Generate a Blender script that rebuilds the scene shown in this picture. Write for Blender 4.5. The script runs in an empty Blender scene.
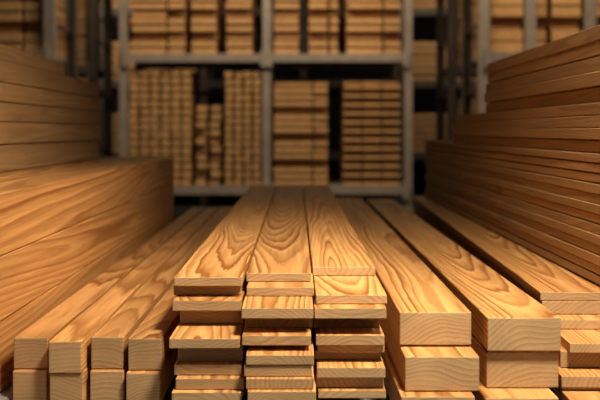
import bpy, bmesh, math, random
from mathutils import Vector, Matrix
random.seed(7)
C = bpy.context.scene.collection
sc = bpy.context.scene
CZ = 1.15                       # camera height above the floor

# ------------------------------------------------------------------ camera
cd = bpy.data.cameras.new('camera'); cam = bpy.data.objects.new('camera', cd); C.objects.link(cam)
cam.location = (0, 0, CZ); cam.rotation_euler = (math.radians(90), 0, 0)
cd.sensor_width = 36; cd.lens = 60; cd.shift_x = 0.005; cd.shift_y = -0.115
cd.clip_start = 0.05; cd.clip_end = 100
cd.dof.use_dof = True; cd.dof.focus_distance = 1.46; cd.dof.aperture_fstop = 5.4
sc.camera = cam

# ------------------------------------------------------------------ world, light, exposure
w = bpy.data.worlds.new('world'); sc.world = w; w.use_nodes = True
w.node_tree.nodes['Background'].inputs[0].default_value = (1.0, 0.93, 0.84, 1)
w.node_tree.nodes['Background'].inputs[1].default_value = 0.035

def area(name, loc, aim, sx, sy, power, col, spread=180):
    ld = bpy.data.lights.new(name, 'AREA'); ld.shape = 'RECTANGLE'; ld.size = sx; ld.size_y = sy
    ld.energy = power; ld.color = col; ld.spread = math.radians(spread)
    o = bpy.data.objects.new(name, ld); C.objects.link(o); o.location = loc
    o.rotation_euler = (Vector(aim) - Vector(loc)).to_track_quat('-Z', 'Y').to_euler()
    return o
area('pile_light', (0.37, 0.92, 2.1), (0.18, 1.5, 0.85), 0.22, 0.22, 13.0, (1.0, 0.86, 0.65), 95)
area('pile_light', (1.15, 1.35, 2.3), (-0.45, 1.75, 0.98), 0.2, 0.2, 2.3, (1.0, 0.86, 0.65), 60)  # unseen second light added to brighten the big beams at left
area('front_fill', (0.2, -1.6, 2.3), (0.0, 1.5, 0.8), 0.9, 0.6, 3.2, (1.0, 0.90, 0.78))  # unseen fill added behind the camera to lift the board ends
area('rack_light', (-0.4, 8.3, 4.6), (-0.3, 10.6, 1.0), 2.6, 0.3, 86, (1.0, 0.80, 0.55))
area('rack_light', (2.4, 7.4, 4.6), (2.3, 9.4, 2.0), 1.0, 0.3, 60, (1.0, 0.74, 0.46))
for sx in (-1, 1): area('rack_light', (sx * 2.7, 13.2, 4.7), (sx * 2.7, 15.2, 1.8), 1.2, 0.3, 17, (1.0, 0.80, 0.58), 90)  # unseen pair added to brighten the timber on the farthest rack
sc.view_settings.view_transform = 'Standard'; sc.view_settings.look = 'None'
sc.cycles.diffuse_bounces = 2
sc.view_settings.exposure = 0.0; sc.view_settings.gamma = 1.0
sc.view_settings.use_curve_mapping = False

# ------------------------------------------------------------------ node helper and materials
class N:
    def __init__(s, m):
        m.use_nodes = True; s.t = m.node_tree; s.t.nodes.clear()
    def n(s, k, **kw):
        x = s.t.nodes.new(k)
        for a, b in kw.items(): setattr(x, a, b)
        return x
    def put(s, sock, v):
        if isinstance(v, bpy.types.NodeSocket): s.t.links.new(v, sock)
        elif v is not None: sock.default_value = v
    def m(s, op, a, b=None, c=None, clamp=False):
        x = s.n('ShaderNodeMath', operation=op); x.use_clamp = clamp
        for i, v in enumerate((a, b, c)):
            if v is not None: s.put(x.inputs[i], v)
        return x.outputs[0]
    def v(s, op, a, b):
        x = s.n('ShaderNodeVectorMath', operation=op); s.put(x.inputs[0], a); s.put(x.inputs[1], b)
        return x.outputs[0]
    def noise(s, vec, scale=1.0, det=2.0, rough=0.5):
        x = s.n('ShaderNodeTexNoise'); s.put(x.inputs['Vector'], vec)
        x.inputs['Scale'].default_value = scale; x.inputs['Detail'].default_value = det
        x.inputs['Roughness'].default_value = rough
        return x
    def mix(s, f, a, b, mode='MIX'):
        x = s.n('ShaderNodeMix', data_type='RGBA', blend_type=mode)
        s.put(x.inputs[0], f); s.put(x.inputs[6], a); s.put(x.inputs[7], b)
        return x.outputs[2]
    def ramp(s, f, stops):
        x = s.n('ShaderNodeValToRGB'); e = x.color_ramp.elements
        for i, (p, c) in enumerate(stops):
            if i > 1: e.new(p)
            e[i].position = p; e[i].color = (c[0], c[1], c[2], 1) if not isinstance(c, float) else (c, c, c, 1)
        s.put(x.inputs[0], f); return x.outputs[0]

def wood(name, pale, dark, endp, endd, spacing=0.0052, rough=0.42, contrast=1.0, warp=1.0):
    """Growth rings around a pith line that runs beside the board. Per-object values come
    from the object's colour: (seed, tone, pith x + .5, pith z + .5)."""
    m = bpy.data.materials.new(name); g = N(m)
    tc = g.n('ShaderNodeTexCoord'); oi = g.n('ShaderNodeObjectInfo')
    sep = g.n('ShaderNodeSeparateColor'); g.put(sep.inputs[0], oi.outputs['Color'])
    seed, tone, px = sep.outputs[0], sep.outputs[1], g.m('SUBTRACT', sep.outputs[2], 0.5)
    pz = g.m('SUBTRACT', oi.outputs['Alpha'], 0.5)
    P = tc.outputs['Object']
    cs = g.n('ShaderNodeCombineXYZ')
    g.put(cs.inputs[0], g.m('MULTIPLY', seed, 31.7)); g.put(cs.inputs[1], g.m('MULTIPLY', seed, 53.1)); g.put(cs.inputs[2], g.m('MULTIPLY', seed, 17.3))
    S = cs.outputs[0]
    Pl = g.v('ADD', g.v('MULTIPLY', P, (6.0, 0.6, 6.0)), S)
    n1 = g.noise(Pl, 1.0, 1.5); w1 = g.n('ShaderNodeSeparateColor'); g.put(w1.inputs[0], n1.outputs['Color'])
    n2 = g.noise(g.v('ADD', g.v('MULTIPLY', P, (38.0, 3.2, 38.0)), S), 1.0, 2.0)
    n3 = g.noise(g.v('ADD', g.v('MULTIPLY', P, (160.0, 22.0, 160.0)), S), 1.0, 2.0)
    xs = g.n('ShaderNodeSeparateXYZ'); g.put(xs.inputs[0], P)
    tilt = g.m('MULTIPLY', g.m('SUBTRACT', g.m('FRACT', g.m('MULTIPLY', seed, 7.31)), 0.5), 0.09)
    wob = g.m('MULTIPLY', g.m('SUBTRACT', n2.outputs[0], 0.5), 0.006)
    wob3 = g.m('MULTIPLY', g.m('SUBTRACT', n3.outputs[0], 0.5), 0.0016)
    x = g.m('ADD', g.m('ADD', xs.outputs[0], px), g.m('MULTIPLY', g.m('SUBTRACT', w1.outputs[0], 0.5), 0.085 * warp))
    z = g.m('ADD', g.m('ADD', xs.outputs[2], pz), g.m('MULTIPLY', g.m('SUBTRACT', w1.outputs[1], 0.5), 0.085 * warp))
    z = g.m('ADD', z, g.m('MULTIPLY', xs.outputs[1], tilt))
    r = g.m('SQRT', g.m('ADD', g.m('MULTIPLY', x, x), g.m('MULTIPLY', z, z)))
    r = g.m('ADD', g.m('ADD', r, wob), wob3)
    f = g.m('FRACT', g.m('DIVIDE', r, g.m('MULTIPLY', spacing, g.m('MULTIPLY_ADD', g.m('FRACT', g.m('MULTIPLY', seed, 23.7)), 0.6, 0.65))))
    ring = g.ramp(f, [(0.0, 0.0), (0.25, 0.12), (0.60, 0.50), (0.84, 1.0), (0.93, 0.50), (1.0, 0.0)])
    # how strong each growth ring is differs slowly from ring to ring
    rs = g.noise(None, 1.0, 1.0); cv = g.n('ShaderNodeCombineXYZ'); g.put(cv.inputs[0], g.m('MULTIPLY', r, 70.0)); g.put(cv.inputs[1], seed)
    g.put(rs.inputs['Vector'], cv.outputs[0])
    amp = g.m('MAXIMUM', g.m('MULTIPLY_ADD', rs.outputs[0], 2.6, -0.42), 0.12)
    ring = g.m('MULTIPLY', ring, g.m('MULTIPLY', amp, contrast), clamp=True)
    fib = g.noise(g.v('ADD', g.v('MULTIPLY', P, (700.0, 9.0, 700.0)), S), 1.0, 3.0, 0.6)
    big = g.noise(g.v('ADD', g.v('MULTIPLY', P, (14.0, 1.2, 14.0)), S), 1.0, 2.0)
    st = g.noise(g.v('ADD', g.v('MULTIPLY', P, (110.0, 2.2, 110.0)), S), 1.0, 2.0, 0.6)
    stc = g.noise(None, 1.0, 2.0, 0.6); cw = g.n('ShaderNodeCombineXYZ'); g.put(cw.inputs[0], g.m('MULTIPLY', r, 420.0)); g.put(cw.inputs[1], g.m('MULTIPLY', seed, 9.0))
    g.put(cw.inputs[2], g.m('MULTIPLY', xs.outputs[1], 1.5)); g.put(stc.inputs['Vector'], cw.outputs[0])
    rich = g.mix(0.5, pale, dark)
    base = g.mix(g.m('MULTIPLY', g.ramp(g.m('MULTIPLY_ADD', st.outputs[0], 0.5, g.m('MULTIPLY', stc.outputs[0], 0.5)), [(0.45, 0.0), (0.57, 1.0)]), 0.75), pale, rich)
    long_c = g.mix(ring, base, dark)
    end_c = g.mix(g.m('MULTIPLY', ring, 0.6), endp, endd)
    ns = g.n('ShaderNodeSeparateXYZ'); g.put(ns.inputs[0], tc.outputs['Normal'])
    isend = g.m('GREATER_THAN', g.m('ABSOLUTE', ns.outputs[1]), 0.6)
    col = g.mix(isend, long_c, end_c)
    k = g.m('MULTIPLY_ADD', fib.outputs[0], 0.5, 0.75)
    k = g.m('MULTIPLY', k, g.m('MULTIPLY_ADD', big.outputs[0], 0.55, 0.725))
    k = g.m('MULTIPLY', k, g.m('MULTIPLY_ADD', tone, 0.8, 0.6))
    kc = g.n('ShaderNodeCombineColor')
    for i in range(3): g.put(kc.inputs[i], k)
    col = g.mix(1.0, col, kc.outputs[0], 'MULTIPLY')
    b = g.n('ShaderNodeBsdfPrincipled'); g.put(b.inputs['Base Color'], col)
    g.put(b.inputs['Roughness'], g.m('MULTIPLY_ADD', isend, 0.3, g.m('MULTIPLY_ADD', fib.outputs[0], 0.15, rough - 0.07)))
    b.inputs['Specular IOR Level'].default_value = 0.45
    bp = g.n('ShaderNodeBump'); bp.inputs['Strength'].default_value = 0.25; bp.inputs['Distance'].default_value = 0.0004
    g.put(bp.inputs['Height'], g.m('ADD', fib.outputs[0], g.m('MULTIPLY', ring, 0.6))); g.put(b.inputs['Normal'], bp.outputs[0])
    o = g.n('ShaderNodeOutputMaterial'); g.put(o.inputs[0], b.outputs[0])
    return m

def plain(name, c1, c2, scale=(8, 8, 8), rough=0.6, metal=0.0, det=4.0):
    m = bpy.data.materials.new(name); g = N(m); tc = g.n('ShaderNodeTexCoord')
    n = g.noise(g.v('MULTIPLY', tc.outputs['Object'], scale), 1.0, det, 0.6)
    b = g.n('ShaderNodeBsdfPrincipled'); g.put(b.inputs['Base Color'], g.mix(g.ramp(n.outputs[0], [(0.3, 0.0), (0.7, 1.0)]), (*c1, 1), (*c2, 1)))
    b.inputs['Roughness'].default_value = rough; b.inputs['Metallic'].default_value = metal
    o = g.n('ShaderNodeOutputMaterial'); g.put(o.inputs[0], b.outputs[0]); return m

WOOD = wood('planed_pine', (0.71, 0.365, 0.128, 1), (0.27, 0.096, 0.022, 1), (0.455, 0.295, 0.145, 1), (0.25, 0.135, 0.055, 1), 0.0060)
WOOD_L = wood('flame_pine', (0.72, 0.365, 0.125, 1), (0.34, 0.120, 0.030, 1), (0.50, 0.325, 0.150, 1), (0.30, 0.155, 0.056, 1), 0.017, 0.36, 0.9, 1.9)
WOOD_E = wood('rough_pine', (0.44, 0.262, 0.115, 1), (0.24, 0.118, 0.044, 1), (0.42, 0.24, 0.10, 1), (0.28, 0.13, 0.045, 1), 0.006, 0.5, 0.7)
WOOD_B = wood('yard_pine', (0.60, 0.35, 0.15, 1), (0.38, 0.18, 0.065, 1), (0.64, 0.38, 0.17, 1), (0.38, 0.19, 0.075, 1), 0.012, 0.6)
GALV = plain('galvanised_steel', (0.44, 0.38, 0.33), (0.33, 0.285, 0.25), (9, 9, 9), 0.55, 0.2)
GALV_D = plain('shaded_steel', (0.13, 0.10, 0.08), (0.08, 0.065, 0.055), (9, 9, 9), 0.6, 0.2)  # darker copy of the galvanised steel, dimness of the rear posts in its colour
PAINT = plain('grey_painted_steel', (0.30, 0.29, 0.28), (0.22, 0.215, 0.21), (14, 14, 14), 0.5, 0.1)
CONC = plain('dark_concrete', (0.055, 0.05, 0.046), (0.035, 0.033, 0.031), (3, 3, 3), 0.7)
WALL = plain('dark_cladding', (0.020, 0.022, 0.026), (0.013, 0.014, 0.017), (0.8, 0.8, 0.3), 0.8)

# ------------------------------------------------------------------ mesh helpers
def bm_box(bm, x0, x1, y0, y1, z0, z1):
    r = bmesh.ops.create_cube(bm, size=1)
    bmesh.ops.scale(bm, vec=(x1 - x0, y1 - y0, z1 - z0), verts=r['verts'])
    bmesh.ops.translate(bm, vec=((x0 + x1) / 2, (y0 + y1) / 2, (z0 + z1) / 2), verts=r['verts'])
    return r['verts']
def bm_bar(bm, a, b, wd, hd):
    a, b = Vector(a), Vector(b); d = b - a
    r = bmesh.ops.create_cube(bm, size=1)
    bmesh.ops.scale(bm, vec=(wd, hd, d.length), verts=r['verts'])
    bmesh.ops.transform(bm, matrix=Matrix.Translation((a + b) / 2) @ d.to_track_quat('Z', 'Y').to_matrix().to_4x4(), verts=r['verts'])
def link(name, bm, mat, parent=None, loc=(0, 0, 0)):
    me = bpy.data.meshes.new(name); bm.to_mesh(me); bm.free(); me.materials.append(mat)
    o = bpy.data.objects.new(name, me); C.objects.link(o); o.location = loc
    if parent: o.parent = parent
    return o
def tag(o, label=None, cat=None, group=None, kind=None):
    for k, v in (('label', label), ('category', cat), ('group', group), ('kind', kind)):
        if v: o[k] = v
    return o
def empty(name, loc, label, cat, group=None):
    o = bpy.data.objects.new(name, None); C.objects.link(o); o.location = loc
    return tag(o, label, cat, group)
def struct(name, dims, mat):
    bm = bmesh.new(); bm_box(bm, *dims); return tag(link(name, bm, mat), kind='structure')
def board_mesh(name, wd, ln, ht, mat, bev=0.0011, bow=0.0):
    """A planed board: eased arrises, a trace of cup and bow; origin in its middle."""
    bm = bmesh.new(); bm_box(bm, -wd / 2, wd / 2, -ln / 2, ln / 2, -ht / 2, ht / 2)
    bmesh.ops.bevel(bm, geom=bm.edges[:], offset=bev, segments=2, affect='EDGES', profile=0.5)
    me = bpy.data.meshes.new(name); bm.to_mesh(me); bm.free(); me.materials.append(mat)
    return me
def board(name, x0, x1, y0, y1, z0, z1, mat, label, cat, group, pith=None, tone=None, bev=0.0011, seed=None, rot=0.0):
    me = board_mesh(name, x1 - x0, y1 - y0, z1 - z0, mat, bev)
    o = bpy.data.objects.new(name, me); C.objects.link(o)
    o.location = ((x0 + x1) / 2, (y0 + y1) / 2, (z0 + z1) / 2)
    if rot:                                            # turned about its front left corner
        R = Matrix.Rotation(rot, 3, 'Z'); p = Vector((x0, y0, 0))
        o.location = R @ (o.location - p) + p; o.rotation_euler.z = rot
    px, pz = pith if pith else (random.uniform(-0.03, 0.03), random.choice((-1, 1)) * random.uniform(0.05, 0.12))
    o.color = (random.random() if seed is None else seed, random.uniform(0.38, 0.62) if tone is None else tone, px + 0.5, pz + 0.5)
    return tag(o, label, cat, group)

# ------------------------------------------------------------------ the hall
struct('floor', (-6, 6, -3, 19.6, -0.2, 0), CONC)
struct('wall_back', (-6, 6, 19.4, 19.6, 0, 5), WALL)
struct('wall_left', (-6.2, -6, -3, 19.6, 0, 5), WALL)
struct('wall_right', (6, 6.2, -3, 19.6, 0, 5), WALL)
struct('ceiling', (-6.2, 6.2, -3, 19.6, 5, 5.2), WALL)

# ------------------------------------------------------------------ steel bench that carries the front piles
DECK = CZ - 0.43
bench = empty('lumber_bench', (0, 1.5, 0), 'long grey steel bench under all the front timber piles', 'bench')
bench.location = (0, 0, 0)
bm = bmesh.new(); bm_box(bm, -0.86, 0.78, 1.05, 4.02, DECK - 0.006, DECK); link('bench_top', bm, PAINT, bench)
bm = bmesh.new()
for x in (-0.84, 0.0, 0.76): bm_box(bm, x - 0.025, x + 0.025, 1.08, 3.99, DECK - 0.086, DECK - 0.006)
for y in (1.10, 2.05, 3.0, 3.97): bm_box(bm, -0.815, 0.735, y - 0.02, y + 0.02, DECK - 0.076, DECK - 0.0062)
link('bench_frame', bm, PAINT, bench)
for x in (-0.82, 0.74):
    for y in (1.12, 2.5, 3.95):
        bm = bmesh.new(); bm_box(bm, x - 0.03, x + 0.03, y - 0.03, y + 0.03, 0.008, DECK - 0.086)
        bm_box(bm, x - 0.06, x + 0.06, y - 0.06, y + 0.06, 0.0, 0.008); link('leg', bm, PAINT, bench)
bm = bmesh.new(); bm_box(bm, -0.82, -0.402, 1.12, 3.9, DECK, CZ - 0.372)
bmesh.ops.bevel(bm, geom=bm.edges[:], offset=0.002, segments=2, affect='EDGES')
tag(link('steel_plinth', bm, PAINT), 'low grey steel plinth beneath the big beams at left', 'plinth')
for x0, x1, ht, rows in ((-0.185, 0.122, 0.356, 'centre pile of thin boards'), (-0.40, -0.186, 0.3798, 'square timbers'),
                         (0.133, 0.362, 0.3981, 'wide timbers'), (0.366, 0.66, 0.3715, 'thin boards at right')):
    for y, wh in ((1.78, 'front'), (2.6, 'middle'), (3.45, 'rear')):
        bm = bmesh.new(); bm_box(bm, x0, x1, y - 0.035, y + 0.035, DECK, CZ - ht)
        o = tag(link('bearer', bm, WOOD_E), wh + ' wooden bearer lying crosswise under the ' + rows, 'bearer', 'bearers under the ' + rows)
        o.color = (random.random(), 0.4, 0.5, 0.56)

# ------------------------------------------------------------------ centre pile: three columns of thin boards
ORD = ['topmost', 'second', 'third', 'fourth', 'fifth', 'sixth', 'seventh', 'eighth', 'ninth', 'tenth', 'eleventh', 'twelfth', 'thirteenth']
# x left, x right, front y, depth below the camera of top and bottom, tone, pith (or None)
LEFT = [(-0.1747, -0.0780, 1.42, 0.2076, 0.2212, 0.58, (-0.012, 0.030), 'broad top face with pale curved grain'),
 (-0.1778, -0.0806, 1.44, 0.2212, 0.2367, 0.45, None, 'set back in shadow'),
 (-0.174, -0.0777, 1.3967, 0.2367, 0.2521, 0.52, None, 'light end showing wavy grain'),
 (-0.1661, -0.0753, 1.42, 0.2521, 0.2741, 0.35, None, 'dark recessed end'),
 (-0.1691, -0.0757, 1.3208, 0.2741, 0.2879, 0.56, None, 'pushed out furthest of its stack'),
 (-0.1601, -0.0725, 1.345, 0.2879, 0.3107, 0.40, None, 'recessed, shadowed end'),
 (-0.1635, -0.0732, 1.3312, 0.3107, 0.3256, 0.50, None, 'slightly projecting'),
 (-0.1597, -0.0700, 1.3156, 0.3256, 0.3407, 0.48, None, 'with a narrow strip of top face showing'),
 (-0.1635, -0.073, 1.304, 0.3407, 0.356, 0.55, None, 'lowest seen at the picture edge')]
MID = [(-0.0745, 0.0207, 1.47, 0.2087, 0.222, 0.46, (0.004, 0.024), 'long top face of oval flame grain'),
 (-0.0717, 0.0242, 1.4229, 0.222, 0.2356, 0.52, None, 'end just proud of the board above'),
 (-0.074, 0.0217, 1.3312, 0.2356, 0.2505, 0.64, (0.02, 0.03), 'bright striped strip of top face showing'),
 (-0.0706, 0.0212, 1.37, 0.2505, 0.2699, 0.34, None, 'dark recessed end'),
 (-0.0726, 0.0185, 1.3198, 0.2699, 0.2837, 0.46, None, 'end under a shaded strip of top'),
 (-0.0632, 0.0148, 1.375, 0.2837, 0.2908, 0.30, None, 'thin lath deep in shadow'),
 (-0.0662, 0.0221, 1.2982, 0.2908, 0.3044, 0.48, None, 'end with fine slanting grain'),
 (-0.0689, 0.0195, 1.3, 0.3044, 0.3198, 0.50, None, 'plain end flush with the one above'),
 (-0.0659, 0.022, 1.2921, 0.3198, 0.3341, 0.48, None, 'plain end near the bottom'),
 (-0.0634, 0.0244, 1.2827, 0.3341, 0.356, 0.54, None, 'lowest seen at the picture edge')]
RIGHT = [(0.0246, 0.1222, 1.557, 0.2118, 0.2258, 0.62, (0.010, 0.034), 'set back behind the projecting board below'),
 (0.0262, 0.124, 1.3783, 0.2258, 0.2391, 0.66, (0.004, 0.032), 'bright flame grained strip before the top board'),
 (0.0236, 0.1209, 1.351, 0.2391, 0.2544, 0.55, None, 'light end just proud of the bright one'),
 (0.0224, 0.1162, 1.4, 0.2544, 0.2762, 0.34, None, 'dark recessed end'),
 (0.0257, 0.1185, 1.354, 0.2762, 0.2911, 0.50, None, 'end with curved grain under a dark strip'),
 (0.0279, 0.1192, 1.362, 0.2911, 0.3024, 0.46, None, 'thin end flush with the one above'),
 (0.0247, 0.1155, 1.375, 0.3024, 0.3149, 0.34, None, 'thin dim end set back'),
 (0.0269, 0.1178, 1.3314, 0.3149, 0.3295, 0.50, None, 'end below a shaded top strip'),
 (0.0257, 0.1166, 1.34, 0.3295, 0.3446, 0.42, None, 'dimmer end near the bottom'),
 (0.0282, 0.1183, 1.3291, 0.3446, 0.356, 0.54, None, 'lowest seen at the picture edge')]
for rows, nm in ((LEFT, 'left'), (MID, 'middle'), (RIGHT, 'right')):
    for i, (x0, x1, y, h0, h1, tn, pi, look) in enumerate(rows):
        lab = '%s thin board, %s centre stack, %s' % (ORD[i], nm, look)
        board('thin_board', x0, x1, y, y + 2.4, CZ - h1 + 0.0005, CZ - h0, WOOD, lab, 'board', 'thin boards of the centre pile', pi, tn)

# ------------------------------------------------------------------ square timbers, left
SQ = [('leftmost', 'beside the big beams', [(-0.3969, -0.3486, 1.4, 0.2891, 0.3339, 0.43), (-0.3958, -0.3485, 1.3912, 0.3339, 0.3798, 0.45)]),  # most upper tones lowered to put the weaker light at left into the colour
      ('second', 'its end pushed forward', [(-0.3412, -0.2956, 1.373, 0.289, 0.3336, 0.58), (-0.3405, -0.2942, 1.3755, 0.3336, 0.3798, 0.50)]),
      ('third', 'with dark flame grain', [(-0.2884, -0.2429, 1.4, 0.2884, 0.3339, 0.42), (-0.288, -0.2414, 1.3912, 0.3339, 0.3798, 0.50)]),
      ('rightmost', 'next to the centre pile', [(-0.2354, -0.1888, 1.393, 0.289, 0.3343, 0.40), (-0.2362, -0.1893, 1.3815, 0.3343, 0.3798, 0.52)])]
for k, look, rows in SQ:
    for i, (x0, x1, y, h0, h1, tn) in enumerate(rows):
        lab = '%s square timber in the %s row, %s' % (k, ('upper', 'lower')[i], look if i == 0 else 'under the ' + k + ' upper one')
        board('square_timber', x0, x1, y, y + 2.4, CZ - h1 + 0.0006, CZ - h0, WOOD, lab, 'timber', 'square timbers at left of the centre pile',
              (random.uniform(-0.03, 0.03), 0.13), tn, 0.0016)

# ------------------------------------------------------------------ wide timbers, right
WT = [('left', [(0.1435, 0.2443, 1.4, 0.2534, 0.3024, 0.56, 'smooth flame grained top and broad end'),
                (0.1448, 0.2447, 1.341, 0.3024, 0.35, 0.60, 'pushed forward under the top one'),
                (0.1371, 0.2347, 1.3183, 0.35, 0.3981, 0.56, 'sliver at the picture bottom')]),
      ('right', [(0.261, 0.3617, 1.37, 0.2555, 0.3044, 0.60, 'bright striped top and broad end'),
                 (0.2609, 0.3604, 1.377, 0.3044, 0.3547, 0.56, 'end flush below the top one'),
                 (0.2498, 0.3481, 1.3285, 0.3547, 0.3981, 0.54, 'striped top strip at the picture bottom')])]
for nm, rows in WT:
    for i, (x0, x1, y, h0, h1, tn, look) in enumerate(rows):
        board('wide_timber', x0, x1, y, y + 2.4, CZ - h1 + (0.0022 if i == 0 else 0.0006), CZ - h0, WOOD,
              '%s thick wide timber, %s stack, %s' % (ORD[i], nm, look), 'timber', 'thick wide timbers right of the centre pile',
              (random.uniform(-0.04, 0.04), 0.13), tn, 0.0018)

# ------------------------------------------------------------------ thin boards right of the wide timbers
RB = [(0.3762, 1.545, 0.2487, 0.2626, 0.48, 'dull brown top beside the wall of boards'),
 (0.3785, 1.545, 0.2626, 0.2835, 0.48, 'plain end set below the top board'),
 (0.379, 1.504, 0.2835, 0.2985, 0.60, 'bright thin strip of striped top face'),
 (0.3835, 1.4049, 0.2985, 0.3126, 0.66, 'pushed out with bright top and a visible side'),
 (0.3745, 1.4214, 0.3126, 0.3369, 0.40, 'dark recessed end'),
 (0.364, 1.375, 0.3369, 0.3534, 0.56, 'light end below a striped strip'),
 (0.3658, 1.3802, 0.3534, 0.3582, 0.35, 'very thin lath in shadow'),
 (0.363, 1.3081, 0.3582, 0.3715, 0.42, 'dark top strip at the picture corner')]
for i, (x0, y, h0, h1, tn, look) in enumerate(RB):
    board('shelf_board', x0, x0 + 0.2, y, y + 2.3, CZ - h1 + 0.0006, CZ - h0, WOOD,
          '%s board, far right front stack, %s' % (ORD[i], look), 'board', 'boards in the far right front stack', (0.03, 0.05), tn, rot=math.radians(-1.6))

# ------------------------------------------------------------------ wall of boards on the right, three tiers
def tier(n, z0, z1, y1, what, xj, tn):
    t = (z1 - z0) / n
    for i in range(n):
        j = random.uniform(-xj, xj); zt = z1 - i * t
        board('edge_board', 0.481 + j, 0.578, 1.18 + random.uniform(0, 0.05), y1 + random.uniform(-0.03, 0.03), zt - t + random.choice((0.0004, 0.0008, 0.002)), zt, WOOD_E,
              '%s board down in the %s tier of the right-hand wall of boards' % (ORD[i], what), 'board', 'boards in the %s tier at right' % what,
              (0.06, random.uniform(-0.02, 0.02)), tn + random.uniform(-0.12, 0.12), 0.0016)
tier(5, CZ + 0.046, CZ + 0.1695, 2.55, 'short upper', 0.004, 0.42)
tier(4, CZ - 0.0364, CZ + 0.046, 3.10, 'middle', 0.003, 0.50)
tier(13, CZ - 0.2475, CZ - 0.0364, 3.75, 'long lower', 0.0022, 0.52)

# ------------------------------------------------------------------ big beams on the left and the stack behind them
hs = [0.0886, 0.1784, 0.2710, 0.372]
for c, (x0, x1) in enumerate(((-0.55, -0.42), (-0.68, -0.555), (-0.80, -0.685))):
    for i in range(3):
        side = ('front row facing the square timbers', 'middle row hidden behind the front beams', 'back row under the stacked planks')[c]
        board('wide_beam', x0, x1, 1.16, 3.41, CZ - hs[i + 1] + 0.0014, CZ - hs[i], WOOD_L,
              '%s big beam at left, %s' % (('upper', 'middle', 'lower')[i], side), 'beam', 'big beams of the left pile',
              (-0.062 - 0.006 * i, (0.03, -0.02, 0.0)[i]), (0.50, 0.46, 0.44)[i], 0.0016)
zs = [0.148, 0.102, 0.0606, 0.0188, -0.029, -0.088]
board('stacked_plank', -0.80, -0.622, 1.7, 2.68, CZ + 0.1484, CZ + 0.184, WOOD_E, 'topmost shorter plank of the stack behind the big beams at left', 'plank',
      'planks stacked behind the big beams', (-0.06, 0.01), 0.42, 0.002)
for i in range(5):
    board('stacked_plank', -0.80, -0.62 + random.uniform(-0.003, 0.003), 1.7, 3.147 + random.uniform(-0.02, 0.02), CZ + zs[i + 1] + 0.0016, CZ + zs[i], WOOD_E,
          '%s full length plank of the stack behind the big beams at left' % ('first', 'second', 'third', 'fourth', 'bottom')[i], 'plank',
          'planks stacked behind the big beams', (-0.055, random.uniform(-0.02, 0.02)), 0.5 + 0.06 * (i % 2), 0.002)

# ------------------------------------------------------------------ storage racks
def upright_bm(x, y, z1, wd=0.088, dp=0.07, flip=1):
    """A lipped channel post with a foot plate; slots are punched as narrow raised rows."""
    bm = bmesh.new(); t = 0.004
    bm_box(bm, x - wd / 2, x + wd / 2, y - t / 2, y + t / 2, 0.008, z1)
    for s in (-1, 1):
        bm_box(bm, x + s * wd / 2 - t / 2, x + s * wd / 2 + t / 2, y, y + flip * dp, 0.008, z1) if flip > 0 else \
            bm_box(bm, x + s * wd / 2 - t / 2, x + s * wd / 2 + t / 2, y - dp, y, 0.008, z1)
        bm_box(bm, min(x + s * wd / 2, x + s * (wd / 2 - 0.018)), max(x + s * wd / 2, x + s * (wd / 2 - 0.018)), y + flip * dp - t / 2, y + flip * dp + t / 2, 0.008, z1)
    bm_box(bm, x - 0.075, x + 0.075, y - 0.05, y + 0.11 if flip > 0 else y + 0.05, 0.0, 0.008)
    return bm
def rack(label, xs, y0, y1, levels, z1, bh=0.095, wd=0.088, mat=None, rear=None):
    mat = mat or GALV; rear = rear or mat
    root = empty('storage_rack', (0, 0, 0), label, 'rack')
    for x in xs:
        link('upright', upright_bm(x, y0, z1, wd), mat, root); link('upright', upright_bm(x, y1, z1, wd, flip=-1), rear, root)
        z = 0.3
        while z < z1:
            bm = bmesh.new(); bm_box(bm, x - 0.014, x + 0.014, y0 + 0.003, y1 - 0.003, z - 0.014, z + 0.014); z += 0.62
            link('rung', bm, rear, root)
    for z in levels:
        for a, b in zip(xs[:-1], xs[1:]):
            for y in (y0 - 0.022, y1 + 0.022):
                bm = bmesh.new(); bm_box(bm, a + wd / 2 - 0.045, b - wd / 2 + 0.045, y - 0.02, y + 0.02, z - bh, z)
                for q in (a + 0.03, b - 0.03):
                    bm_box(bm, q - 0.03, q + 0.03, y - 0.026 if y < y0 else y - 0.02, y + 0.02 if y < y0 else y + 0.026, z - bh - 0.05, z + 0.04)
                link('beam', bm, mat, root)
            bm = bmesh.new(); bm_box(bm, a + wd / 2 + 0.002, b - wd / 2 - 0.002, y0 + 0.002, y1 - 0.002, z - 0.03, z)
            link('shelf_panel', bm, mat, root)
    return root
Z1, Z2, Z3 = CZ - 0.5775, CZ + 0.8085, CZ + 2.19
rack('wide grey steel rack facing the camera behind the boards', [-1.827, -0.32, 1.171], 10.5, 11.6, [Z1, Z2, Z3], 4.4, 0.085, 0.08)
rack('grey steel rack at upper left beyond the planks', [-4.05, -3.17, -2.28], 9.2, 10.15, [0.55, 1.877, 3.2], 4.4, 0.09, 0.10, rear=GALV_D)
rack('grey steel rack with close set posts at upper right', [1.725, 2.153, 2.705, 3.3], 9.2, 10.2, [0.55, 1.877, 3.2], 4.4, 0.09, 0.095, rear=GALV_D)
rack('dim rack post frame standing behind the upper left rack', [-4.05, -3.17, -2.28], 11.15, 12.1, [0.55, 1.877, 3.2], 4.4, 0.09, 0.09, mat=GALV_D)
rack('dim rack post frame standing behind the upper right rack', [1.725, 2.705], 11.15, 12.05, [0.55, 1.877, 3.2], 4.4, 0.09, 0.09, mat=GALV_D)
rack('farthest dark rack seen between the nearer racks', [-4.4, -2.9, -1.4, 0.1, 1.55, 3.05, 4.5], 15.0, 16.1, [0.835, 1.915, 2.995], 4.4, 0.11, mat=GALV_D)

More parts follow.
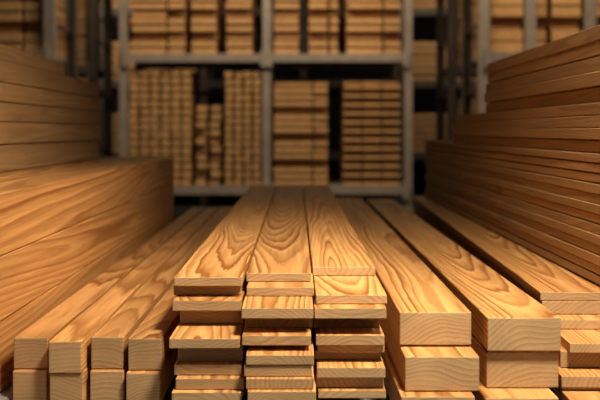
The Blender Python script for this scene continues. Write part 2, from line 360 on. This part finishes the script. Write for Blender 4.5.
# boards on the racks: one mesh per stack, one object per board
ROW = ['top', '2nd', '3rd'] + ['%dth' % k for k in range(4, 30)]
def rack_stack(name, x0, x1, cols, z0, z1, n, y0, ln, label, group, gap=0.004, vgap=0.0, jit=0.02, tone=0.5, groups=0, toneamp=0.08, weights=None):
    rh = (z1 - z0) / n; weights = weights or [1] * cols; W = (x1 - x0) / sum(weights); x = x0
    names = {1: [''], 2: ['left column', 'right column'], 3: ['left column', 'middle column', 'right column']}.get(cols) or [q + ' column' for q in ('first', 'second', 'third', 'fourth', 'fifth', 'sixth')]
    for c in range(cols):
        cw = W * weights[c]; ct = random.uniform(-toneamp, toneamp)
        me = board_mesh(name, cw - gap, ln, rh - vgap, WOOD_B, 0.006)
        for r in range(n):
            o = bpy.data.objects.new(name, me); C.objects.link(o)
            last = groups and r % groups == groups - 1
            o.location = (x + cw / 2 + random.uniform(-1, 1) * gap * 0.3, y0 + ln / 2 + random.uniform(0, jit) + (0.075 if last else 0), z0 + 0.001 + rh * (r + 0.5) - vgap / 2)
            tn = tone + ct + random.uniform(-toneamp, toneamp) - (0.22 if last else 0)  # recessed rows take a darker tone that deepens their shade
            o.color = (random.random(), min(1, max(0, tn)), random.uniform(0.42, 0.58), random.uniform(0.44, 0.58))
            tag(o, '%s row down, %s%s' % (ROW[n - 1 - r], names[c] + ', ' if cols > 1 else '', label), 'board', group)
        x += cw
K = 0.0105
def X(p): return (p - 297) * K
def Zp(p): return CZ + (131 - p) * K
Y0 = 10.53
L = 'rack_board'
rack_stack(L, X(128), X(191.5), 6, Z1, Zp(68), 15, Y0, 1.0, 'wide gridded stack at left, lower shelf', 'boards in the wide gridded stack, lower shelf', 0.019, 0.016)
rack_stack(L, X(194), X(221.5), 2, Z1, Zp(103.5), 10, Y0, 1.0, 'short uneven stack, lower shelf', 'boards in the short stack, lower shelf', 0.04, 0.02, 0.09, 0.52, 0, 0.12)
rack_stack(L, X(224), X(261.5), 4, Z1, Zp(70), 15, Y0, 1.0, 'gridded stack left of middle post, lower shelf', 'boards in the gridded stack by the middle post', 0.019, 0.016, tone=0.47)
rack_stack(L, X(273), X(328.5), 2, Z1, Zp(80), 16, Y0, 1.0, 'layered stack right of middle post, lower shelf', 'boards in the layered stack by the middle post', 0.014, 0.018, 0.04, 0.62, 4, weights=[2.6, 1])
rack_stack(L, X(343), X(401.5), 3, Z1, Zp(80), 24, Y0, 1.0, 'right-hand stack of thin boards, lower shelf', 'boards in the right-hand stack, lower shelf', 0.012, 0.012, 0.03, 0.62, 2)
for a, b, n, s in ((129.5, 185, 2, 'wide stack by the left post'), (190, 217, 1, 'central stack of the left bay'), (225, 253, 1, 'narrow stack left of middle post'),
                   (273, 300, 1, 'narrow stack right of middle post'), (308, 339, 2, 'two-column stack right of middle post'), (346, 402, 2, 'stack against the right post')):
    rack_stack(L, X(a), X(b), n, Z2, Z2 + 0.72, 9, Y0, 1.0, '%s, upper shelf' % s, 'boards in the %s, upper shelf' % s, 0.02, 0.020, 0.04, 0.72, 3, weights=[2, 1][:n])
# thick beams on the side racks
q = 0.0092
for a, b, s in ((491, 524.5, 'left of the thin post, upper right rack'), (537, 548, 'narrow column right of the thin post, upper right rack'), (553, 583, 'beside the third post, upper right rack')):
    rack_stack('rack_beam', (a - 297) * q, (b - 297) * q, 1, 1.877, 2.64, 7, 9.23, 0.9, 'thick beams, ' + s, 'thick beams ' + s, 0.01, 0.012, 0.03, 0.75, 3)
rack_stack('rack_beam', (597.5 - 297) * q, (620 - 297) * q, 1, 1.877, 2.64, 7, 9.23, 0.9, 'thick beams at right picture edge, upper right rack', 'thick beams at the right edge', 0.01, 0.012, 0.03, 0.75, 3)
for a, b, s in ((-12, 20, 'outer'), (22, 43, 'inner')):
    rack_stack('rack_beam', (a - 297) * q, (b - 297) * q, 1, 1.877, 2.64, 8, 9.23, 0.85, 'thick beams, %s stack of upper left rack' % s, 'thick beams in the %s stack, upper left rack' % s, 0.01, 0.012, 0.03, 0.5, 3)
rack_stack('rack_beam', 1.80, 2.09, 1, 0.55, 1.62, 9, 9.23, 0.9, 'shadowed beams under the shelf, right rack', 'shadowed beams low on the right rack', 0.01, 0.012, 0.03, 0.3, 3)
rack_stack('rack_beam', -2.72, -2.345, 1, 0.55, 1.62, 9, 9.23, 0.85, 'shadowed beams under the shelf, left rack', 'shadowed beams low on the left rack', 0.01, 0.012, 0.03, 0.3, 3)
# timber on the farthest rack: a blur of ends
bm = bmesh.new()
for lv, zt in ((0.835, 1.45), (1.915, 2.52), (2.995, 3.5)):
    for x, wd in [(b + o, wd) for b in (-4.4, -2.9, 1.55, 3.05) for o, wd in ((0.08, 0.5), (0.62, 0.36), (1.02, 0.36))]:
        z = lv + 0.001
        while z < zt - 0.06:
            bm_box(bm, x, x + wd, 15.03 + random.uniform(0, 0.04), 15.9, z, z + 0.075); z += 0.1
o = tag(link('distant_timber', bm, WOOD_B), 'dim blurred timber stacked on the farthest rack', 'timber', kind='stuff'); o.color = (0.3, 0.3, 0.5, 0.55)
bm = bmesh.new()
for sgn, xa in ((-1, -2.36), (1, 1.80)):
    for lv in (0.55, 1.877, 3.2):
        z = lv + 0.001
        while z < lv + 0.95:
            for k in range(2):
                x0 = xa + k * 0.40 if sgn > 0 else xa - 0.36 - k * 0.37
                bm_box(bm, x0, x0 + 0.35, 11.2 + random.uniform(0, 0.05), 12.0, z, z + 0.08)
            z += 0.088
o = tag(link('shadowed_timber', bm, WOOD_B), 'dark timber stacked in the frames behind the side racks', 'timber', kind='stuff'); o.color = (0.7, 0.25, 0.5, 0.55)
